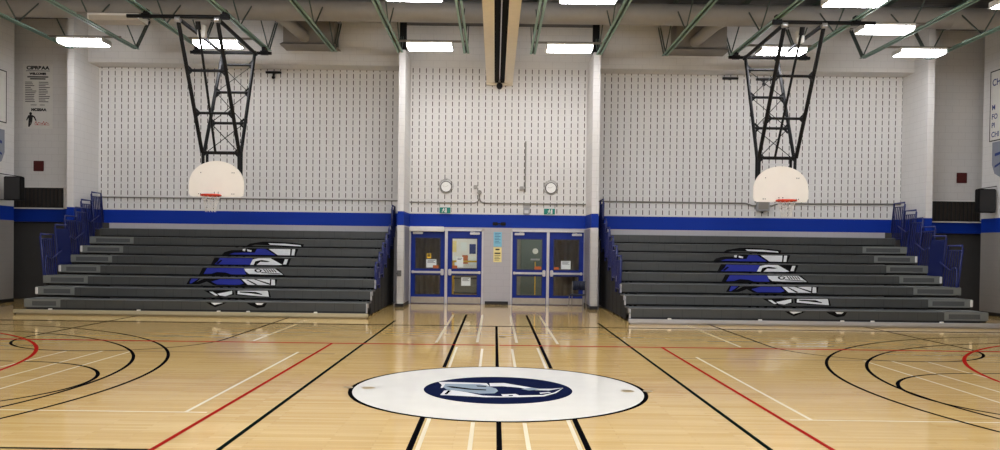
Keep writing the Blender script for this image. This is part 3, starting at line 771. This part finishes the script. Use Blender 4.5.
# ------------------------------------------------------------------ basketball hoops hung from the joists
def hoop(s, label):
    X0 = -7.19 if s < 0 else 7.22
    t = thing('basketball_hoop', label, 'basketball hoop', (X0, 20.0, 7.15 if s < 0 else 7.2))
    YB = 20.0; zc = 7.2
    def q(x, y, z): return (x - X0, y - YB, z - zc)
    hw, hb = .47, .475
    so = -s * .085      # the frame leans a little inwards towards its lower end
    Tf = (18.6, 7.12); Bf = (19.98, 4.12); Tr = (21.6, 7.1); Br = (20.12, 4.12)
    # pipes clamped to the joists
    m = MB(); m.tube([q(X0 + s * 1.68, 18.6, 7.17), q(X0 - s * .55, 18.6, 7.17)], .045, 12)
    m.build('mounting_pipe', M['black'], t)
    m = MB(); m.tube([q(X0 + s * 1.4, 21.75, 7.1), q(X0 - s * .85, 21.75, 7.1)], .045, 12); m.build('mounting_pipe', M['black'], t)
    for yy, zz in ((18.6, 7.17), (21.75, 7.1)):
        for x in (s * 1.22, -s * .65):
            m = MB(); m.box(x - .1, yy - YB - .05, zz - zc - .05, x + .1, yy - YB + .05, zz - zc + .06); m.box(x - .05, yy - YB - .07, zz - zc + .05, x + .05, yy - YB + .07, zz - zc + .16)
            m.build('clamp', M['black'], t)
    lerp = lambda a, b, f: tuple(a[i] + (b[i] - a[i]) * f for i in range(2))
    m = MB(); pb = MB()
    for e in (-1, 1):
        pb.tube([q(X0 + e * hw, *Tf), q(X0 + so + e * hb, *Bf)], .048, 12)
    for f in (.37, .69, 1.0):
        y, z = lerp(Tf, Bf, f); ww = hw + (hb - hw) * f; xm = X0 + so * f
        pb.tube([q(xm - ww, y, z), q(xm + ww, y, z)], .034, 10)
        for e in (-1, 1):
            a = xm + e * ww
            pb.bar(q(a, y, z + .12), q(a - e * .12, y, z), .02, .05); pb.bar(q(a, y, z - .12), q(a - e * .12, y, z), .02, .05)
    pb.build('front_frame', M['black'], t)
    pb = MB(); wr = .44
    for e in (-1, 1): pb.tube([q(X0 + e * wr, *Tr), q(X0 + so + e * hb, *Br)], .045, 12)
    fr = (.14, .42, .72, 1.0)
    for f in fr:
        y, z = lerp(Tr, Br, f); xm = X0 + so * f; pb.tube([q(xm - wr, y, z), q(xm + wr, y, z)], .036, 10)
        if f < 1:
            for e in (-1, 1):
                pb.bar(q(xm + e * wr, y, z + .12), q(xm + e * (wr - .12), y, z), .02, .05); pb.bar(q(xm + e * wr, y, z - .12), q(xm + e * (wr - .12), y, z), .02, .05)
    rf = pb.build('rear_frame', M['black'], t)
    m = MB()
    for f0, f1 in zip(fr[:-1], fr[1:]):
        a = lerp(Tr, Br, f0); b = lerp(Tr, Br, f1)
        xa = X0 + so * f0; xb = X0 + so * f1
        m.tube([q(xa - wr, *a), q(xb + wr, *b)], .011, 6); m.tube([q(xa + wr, *a), q(xb - wr, *b)], .011, 6)
    m.build('cross_rod', M['black'], rf)
    # roof braces between the two pipes
    for e in (-1, 1):
        m = MB(); m.tube([q(X0 + e * .47, 18.62, 7.13), q(X0 + e * .44, 21.7, 7.05)], .05, 10); m.build('brace', M['black'], t)
    m = MB(); m.tube([q(X0 - .02, 18.7, 7.0), q(X0 - (.04 if s < 0 else .16), 19.95, 4.13)], .03, 10); m.tube([q(X0 - .02, 18.66, 7.08), q(X0 - .02, 18.72, 6.9)], .06, 12); m.build('hoist_strut', M['black'], t)
    for e in (-1, 1):
        m = MB(); m.tube([q(X0 + e * .47 - .06, 18.6, 7.1), q(X0 + e * .47 + .06, 18.6, 7.1)], .07, 16); m.build('pulley', M['silver'], t)
    m = MB(); m.chbox(-.09, 18.8 - YB, 6.75 - zc, .09, 18.98 - YB, 7.05 - zc, .02); m.build('hoist_motor', M['white'], t)
    # drop pipes to the board
    for e in (-1, 1):
        m = MB(); m.tube([q(X0 + so + e * .46, 20.0, 4.15), q(X0 + so + e * .46, 20.03, 3.2)], .04, 10); m.tube([q(X0 + so + e * .44 - s * .05, 20.11, 4.15), q(X0 + so + e * .44 - s * .05, 20.1, 3.2)], .035, 10); m.build('drop_pipe', M['black'], t)
    # fan-shaped backboard
    pts = []
    W2 = .705; zb, zt = 2.985, 3.9
    zr = zb + .08
    pts += [(-W2 + .1, zb), (W2 - .1, zb), (W2 - .03, zb + .03), (W2, zb + .1), (W2, zb + .28)]
    for i in range(1, 24):
        a = PI * i / 24; pts.append((W2 * math.cos(a), zb + .28 + (zt - zb - .28) * math.sin(a) ** .9))
    pts += [(-W2, zb + .28), (-W2, zb + .1), (-W2 + .03, zb + .03)]
    m = MB(); m.prism(pts, lambda u, v, tt: (u, 19.93 - YB + tt, v - zc), 0, .04)
    bb = m.build('backboard', M['backboard'], t)
    m = MB()
    for x, z in ((-.45, 3.06), (-.4, 3.06), (.4, 3.06), (.45, 3.06), (-.05, 3.1), (.05, 3.1), (-.05, 3.06), (.05, 3.06), (.4, 3.6), (-.4, 3.6), (.45, 3.6)):
        m.tube([(x, 19.93 - YB, z - zc), (x, 19.922 - YB, z - zc)], .012, 8)
    m.build('bolt', M['ink'], bb)
    cy = 19.55 - YB; rz = 3.0 - zc; R = .229
    ring = lambda r, z: [(r * math.cos(2 * PI * i / 32), cy + r * math.sin(2 * PI * i / 32), z) for i in range(32)]
    m = MB(); m.tube(ring(R, rz), .027, 8, 0, True)
    m.box(-.09, 19.8 - YB, rz - .03, .09, 19.93 - YB, rz + .03); m.bar((-.08, 19.93 - YB, rz - .02), (-.14, cy + .17, rz), .02, .02); m.bar((.08, 19.93 - YB, rz - .02), (.14, cy + .17, rz), .02, .02)
    rim = m.build('rim', M['rim'], t)
    m = MB(); n = 12
    def np(k, lv):
        r = (R - .005, .19, .155, .13, .125)[lv]; a = 2 * PI * (k + .5 * (lv % 2)) / n
        return (r * math.cos(a), cy + r * math.sin(a), rz - .015 - .1 * lv)
    for k in range(n):
        for lv in range(4):
            m.tube([np(k, lv), np(k, lv + 1)], .005, 4)
            m.tube([np(k + 1, lv), np(k, lv + 1)] if lv % 2 == 0 else [np(k, lv), np(k - 1, lv + 1)], .005, 4)
    m.build('net', M['net'], rim)
    return t
hoop(-1, 'cream fan-shaped basketball backboard on a black ceiling frame over the left bleacher')
hoop(1, 'cream fan-shaped basketball backboard on a black ceiling frame over the right bleacher')

# ------------------------------------------------------------------ fittings on the back wall
def conduit(pts, label, r=.02):
    m = MB(); m.tube(pts, r, 8)
    tag(m.build('conduit', M['conduit']), label, 'conduit')
conduit([(-NX, D - .03, 3.11), (-2.9, D - .03, 3.11)], 'thin grey conduit along the wall above the left bleacher', .016)
conduit([(2.9, D - .03, 3.17), (7.5, D - .026, 3.17), (7.7, D - .026, 3.1), (8.3, D - .026, 3.1), (8.5, D - .03, 3.17), (NX, D - .03, 3.2)], 'thin grey conduit along the wall above the right bleacher', .022)
m = MB(); r = .02
m.tube([(-2.7, D - .03, 3.07), (-.69, D - .03, 3.07), (-.59, D - .03, 3.12), (-.55, D - .03, 3.22), (-.55, D - .03, 3.315)], r, 8)
m.tube([(2.7, D - .03, 3.07), (-.41, D - .03, 3.07), (-.51, D - .03, 3.12), (-.55, D - .03, 3.22)], r, 8)
tag(m.build('conduit', M['conduit']), 'thin grey conduit along the wall between the two clocks and the doors', 'conduit')
conduit([(.83, D - .021, 3.42), (.83, D - .021, 4.95)], 'vertical grey conduit on the wall left of the right clock', .022)
for x, z, lb in ((-.55, 3.36, 'round grey junction box where the centre conduit turns up'), ):
    m = MB(); m.tube([(0, 0, 0), (0, -.07, 0)], .07, 16); o = m.build('junction_box', M['conduit']); o.location = (x, D, z + .03); tag(o, lb, 'junction box')
for x, z, lb in ((-.67, 3.55, 'small beige sensor above the conduit bend'), (.72, 3.53, 'small beige sensor beside the vertical conduit')):
    m = MB(); m.chbox(-.06, -.06, -.06, .06, 0, .06, .015); o = m.build('wall_sensor', M['duct']); o.location = (x, D, z); tag(o, lb, 'sensor')
t = thing('wall_clock', 'round white wall clock with a wire guard above the left exit sign', 'clock', (-1.56, D + .003, 3.55))
m = MB(); m.tube([(0, 0, 0), (0, -.05, 0)], .175, 32); m.build('case', M['box_dark'], t)
m = MB(); m.tube([(0, -.05, 0), (0, -.054, 0)], .15, 32); m.build('dial', M['clock_face'], t)
m = MB(); m.bar((0, -.057, 0), (.06, -.057, .05), .014, .004); m.build('hour_hand', M['ink'], t)
m = MB(); m.bar((0, -.059, 0), (-.1, -.059, .02), .01, .003); m.build('minute_hand', M['ink'], t)
m = MB(); rg = lambda r, y: [(r * math.cos(2 * PI * i / 32), y, .02 + r * math.sin(2 * PI * i / 32)) for i in range(32)]
m.tube(rg(.22, -.01), .004, 6, 0, True); m.tube(rg(.19, -.08), .005, 6, 0, True)
for i in range(8):
    a = 2 * PI * i / 8; m.tube([(.22 * math.cos(a), -.01, .02 + .22 * math.sin(a)), (.19 * math.cos(a), -.08, .02 + .19 * math.sin(a))], .004, 5)
m.build('wire_guard', M['conduit'], t)
c = copy_tree(t, (1.61, D + .003, 3.55), 'round white wall clock with a wire guard above the right exit sign')
def exit_sign(x, label, dx):
    t = thing('exit_sign', label, 'exit sign', (x, D + .003, 2.735))
    m = MB(); m.chbox(-.18, -.09, 0, .18, 0, .2, .01); m.build('housing', M['white'], t)
    m = MB(); m.box(-.168, -.094, .012, .168, -.09, .188); m.build('green_face', M['exit_green'], t)
    m = MB(); mp = lambda u, v, tt: (u * .8 + dx, -.0945 - tt, v * .8 + .1)
    m.prism([(-.03 + .02 * math.cos(a * PI / 6) + .03, .065 + .02 * math.sin(a * PI / 6)) for a in range(12)], mp, 0, .002)
    for poly in ([(-.03, .04), (.01, .045), (.0, -.01), (-.035, -.01)], [(-.03, .04), (-.07, .01), (-.06, .0), (-.02, .025)], [(.01, .04), (.05, .01), (.04, .0), (.0, .02)],
                 [(-.035, -.01), (-.015, -.01), (-.05, -.08), (-.08, -.08)], [(-.015, -.01), (.005, -.01), (.04, -.04), (.03, -.085), (.01, -.08), (.015, -.045)]):
        m.prism(poly, mp, 0, .002)
    for poly in ([(.06, -.085), (.11, -.085), (.11, .085), (.06, .085)],): m.prism(poly, mp, 0, .002)
    m.build('running_man', M['white'], t)
    m = MB()
    for q in (-.17, .17): m.box(q - .008, -.03, .2, q + .008, 0, .32)
    m.box(-.208, -.03, .305, .208, 0, .32); m.build('guard_bracket', M['conduit'], t)
exit_sign(-1.58, 'green and white exit sign under the left wall clock', -.04)
exit_sign(1.57, 'green and white exit sign under the right wall clock', 0)
t = thing('call_box', 'small grey wall box with a cover left of the right exit sign', 'box', (.88, D + .004, 2.74))
m = MB(); m.chbox(-.1, -.08, 0, .1, 0, .2, .01); m.build('box_body', M['box_grey'], t); m = MB(); m.box(-.06, -.084, .04, .06, -.08, .13); m.build('cover_plate', M['silver'], t)
m = MB(); m.box(-.11, -.02, .2, .11, 0, .3); m.build('back_plate', M['duct'], t)
m = MB(); m.chbox(-.2, -.06, -.05, -.04, 0, .05, .015); m.chbox(.04, -.06, -.05, .2, 0, .05, .015); m.box(-.05, -.03, -.02, .05, 0, .02)
o = m.build('emergency_lamp', M['black']); o.location = (.06, D + .004, 2.45); tag(o, 'small black twin lamp on the blue band between the doors', 'lamp')
m = MB(); m.box(-.23, -.1, -.03, .23, -.02, .03); m.box(-.03, -.06, -.12, .03, -.02, -.03); m.tube([(0, -.04, -.13), (0, -.09, -.16)], .05, 10); m.box(-.04, -.02, -.05, .04, 0, .05)
o = m.build('wall_bracket', M['black']); o.location = (-6.8, D, 6.92); tag(o, 'small black T-shaped bracket high on the wall right of the left hoop', 'bracket')
o2 = o.copy(); C.objects.link(o2); o2.location = (7.98, D, 6.9); tag(o2, 'small black T-shaped bracket high on the wall behind the right hoop frame', 'bracket')
m = MB(); m.box(-.23, -.1, -.03, .23, -.02, .03); m.box(-.04, -.02, -.04, .04, 0, .04)
o = m.build('wall_bracket', M['black']); o.location = (6.97, D, 6.92); tag(o, 'plain black bar bracket high on the wall left of the right hoop frame', 'bracket')
t = thing('control_box', 'grey control box on the wall conduit below the right backboard', 'box', (8.0, D, 2.93))
m = MB(); m.chbox(-.19, -.16, 0, .19, -.065, .34, .012); m.box(-.15, -.07, .02, .15, 0, .07); m.box(-.15, -.07, .27, .15, 0, .32); m.build('box_body', M['box_grey'], t); m = MB(); m.box(-.15, -.166, .05, .15, -.16, .29); m.build('cover', M['duct_grey'], t)
m = MB(); m.tube([(0, -.06, -.02), (0, -.06, -.06)], .03, 10); m.build('cable_gland', M['black'], t)

# ------------------------------------------------------------------ fittings on the end walls
BY = BK + .003
for s, nm in ((-1, 'left'), (1, 'right')):
    z0 = 2.75 if s < 0 else 2.69
    t = thing('wall_grille', 'dark slatted grille on the %s end wall just above the blue band' % nm, 'grille', (s * 13.76, BY, z0))
    m = MB(); m.box(-.75, -.03, 0, .72, 0, .6); m.build('panel', M['charcoal'], t)
    m = MB()
    for i in range(12): m.box(-.73 + .122 * i, -.05, .02, -.73 + .122 * i + .07, -.03, .58)
    m.build('slats', M['grille'], t)
    m = MB(); m.box(-.77, -.06, -.035, .75, 0, 0); m.box(-.77, -.06, .6, .75, 0, .625); m.build('frame', M['white'], t)
    m = MB(); m.chbox(-.155, -.03, -.155, .155, 0, .155, .01); o = m.build('wall_plate', M['maroon']); o.location = (-13.78 if s < 0 else 13.92, BY, 4.0)
    tag(o, 'dark maroon square plate on the white wall at the %s end' % nm, 'wall plate')
    t = thing('loudspeaker', 'black boxy loudspeaker on the %s side wall beside the grille' % nm, 'speaker', (-13.44 if s < 0 else 13.55, 21.7, 2.87))
    m = MB(); m.chbox(-.24, -.1, 0, .24, .1, .66, .02); m.build('cabinet', M['black'], t)
    m = MB(); m.box(-.21, -.112, .03, .21, -.1, .63); m.build('front_cloth', M['charcoal'], t)
    e = (XS - .002 - 13.44) if s < 0 else (XS - .002 - 13.55)
    m = MB(); m.bar((-s * .2, 0, .66), (s * e, 0, .74), .04, .02); m.build('wall_arm', M['black'], t)
    m = MB(); m.bar((0, 0, .02), (s * e, .05, .02), .04, .02); m.build('wall_arm', M['black'], t)
# printed banner on the left end wall
t = thing('banner', 'tall white printed banner with a running figure on the left end wall', 'banner', (-13.82, BY, 5.12))
t.scale = (1.05, 1, 1.06)
m = MB(); m.box(-.42, -.012, 0, .42, 0, 1.82); m.build('sheet', M['banner'], t)
m = MB(); mp = lambda ox, oz: (lambda u, v: (u + ox, -.0135, v + oz))
text_into(m, 'CIPRBAA', .13, lambda u, v: (u * 1.25, -.0135, v + 1.67), 0, bold=.007)
m.box(-.34, -.0135, 1.62, .34, -.013, 1.635)
text_into(m, 'WELCOMES', .08, lambda u, v: (u * 1.1, -.0135, v + 1.52), 0, bold=.006)
for z, ww in ((1.44, .3), (1.385, .22)): m.box(-ww, -.0135, z, ww, -.013, z + .035)
random.seed(3)
for i in range(12):
    z = 1.3 - .05 * i
    m.box(-.36, -.0135, z, -.36 + random.uniform(.16, .32), -.013, z + .018); m.box(.03, -.0135, z, .03 + random.uniform(.18, .34), -.013, z + .018)
m.box(-.2, -.0135, .66, -.03, -.013, .675); m.box(.06, -.0135, .66, .2, -.013, .675)
text_into(m, 'MCSSAA', .1, lambda u, v: (u * 1.15 + .03, -.0135, v + .5), 0, bold=.007)
m.build('lettering', M['ink'], t)
m = MB(); fig = lambda u, v, tt: (u - .2, -.0125 - tt, v + .05)
m.prism([(.04 * math.cos(a * PI / 6) - .0, .37 + .045 * math.sin(a * PI / 6)) for a in range(12)], fig, 0, .002)
for poly in ([(-.06, .33), (.06, .33), (.05, .17), (-.06, .17)], [(-.06, .33), (-.1, .26), (-.13, .18), (-.1, .18), (-.05, .27)], [(.05, .33), (.12, .29), (.17, .17), (.14, .17), (.09, .26), (.04, .28)],
             [(-.06, .18), (-.0, .18), (-.02, .0), (-.07, .0)], [(-.01, .18), (.05, .18), (.03, .09), (-.01, .03), (-.04, .05), (0, .1)]):
    m.prism(poly, fig, 0, .002)
m.build('running_figure', M['ink'], t)
m = MB()
zz = [(-.08 + .036 * i, .13 + .05 * (i % 2) + .03 * math.sin(i * 2.1)) for i in range(12)]
for a, b in zip(zz[:-1], zz[1:]): m.bar((a[0], -.014, a[1]), (b[0], -.014, b[1]), .002, .014)
m.box(-.08, -.0142, .1, .34, -.0135, .112); m.build('red_script', M['ink_red'], t)
# banners and pennants on the side walls
def side_banner(s, label, letters, z0, z1, y1):
    t = thing('banner', label, 'banner', (s * (XS - .0095), y1 - .75, z0)); h = z1 - z0
    m = MB(); m.box(-.008, -.75, 0, .008, .75, h); m.build('sheet', M['banner'], t)
    m = MB(); e = -s * .009
    for a in ((-.75, 0, -.72, h), (.72, 0, .75, h), (-.75, 0, .75, .03), (-.75, h - .03, .75, h)): m.box(e, a[0], a[1], e - s * .002, a[2], a[3])
    m.build('border', M['ink'], t)
    for z, txt, sz in letters:
        m = MB()
        # read from inside the hall
        if s > 0: text_into(m, txt, sz, lambda u, v: (e - .003, .66 - u, v + z), 0, 'LEFT', .004)
        else: text_into(m, txt, sz, lambda u, v: (e + .003, -.66 + u, v + z), 0, 'LEFT', .004)
        m.build('lettering', M['ink_blue'] if s > 0 else M['ink'], t)
side_banner(1, 'white banner with blue letters and dark border on the right side wall', [(1.55, 'CHAMPIONS', .26), (.88, 'M', .2), (.62, 'FO', .2), (.38, 'PI', .2), (.12, 'CHI', .2)], 4.88, 6.85, 22.03)
side_banner(-1, 'white printed banner on the left side wall above the grey pennant', [(1.2, 'A', .2)], 5.04, 6.5, 21.97)
for s, nm in ((-1, 'left'), (1, 'right')):
    t = thing('pennant', 'grey blue pointed pennant on the %s side wall under the banner' % nm, 'pennant', (s * (XS - .0065), 21.48, 3.83))
    mp = lambda u, v, tt: (tt, u, v)
    m = MB(); m.prism([(-.42, .4), (-.3, .14), (0, 0), (.3, .14), (.42, .4), (.42, 1.02), (-.42, 1.02)], mp, -.006, .006); m.build('cloth', M['pennant'], t)
    m = MB(); m.prism([(-.3, .7), (.3, .62), (.3, .7), (-.3, .78)], mp, -s * .008, -s * .006); m.prism([(-.3, .5), (.3, .3), (.3, .36), (-.3, .56)], mp, -s * .008, -s * .006); m.build('lettering', M['ink_blue'], t)
m = MB(); m.tube([(0, .16 * math.cos(2 * PI * i / 28), .16 * math.sin(2 * PI * i / 28)) for i in range(28)], .018, 6, 0, True); m.bar((0, -.16, 0), (0, .16, 0), .02, .03)
o = m.build('ring_sign', M['ink']); o.location = (-XS + .02, 21.45, 2.17); tag(o, 'black ring with a crossbar low on the grey left side wall', 'sign')

# ------------------------------------------------------------------ world, camera
wd = bpy.data.worlds.new('world'); bpy.context.scene.world = wd; wd.use_nodes = True
wd.node_tree.nodes['Background'].inputs[0].default_value = (0.02, 0.02, 0.02, 1)
cam_d = bpy.data.cameras.new('camera'); cam = bpy.data.objects.new('camera', cam_d); C.objects.link(cam)
F = 780.0
cam_d.sensor_fit = 'HORIZONTAL'; cam_d.sensor_width = 36; cam_d.lens = F / 1000 * 36
PITCH = math.radians(0.8)
cam_d.shift_y = (247.4 + F * math.tan(PITCH) - 225) / 1000.0
cam_d.shift_x = 0.0052
cam_d.clip_end = 200
cam.matrix_world = Matrix.Translation((-.06, 0, 1.735)) @ Matrix.Rotation(PI / 2 - PITCH, 4, 'X') @ Matrix.Rotation(math.radians(0.74), 4, 'Z')
sc = bpy.context.scene; sc.camera = cam
sc.view_settings.view_transform = 'Standard'; sc.view_settings.look = 'None'
sc.view_settings.gamma = 1; sc.view_settings.use_curve_mapping = False
sc.view_settings.exposure = 0.14
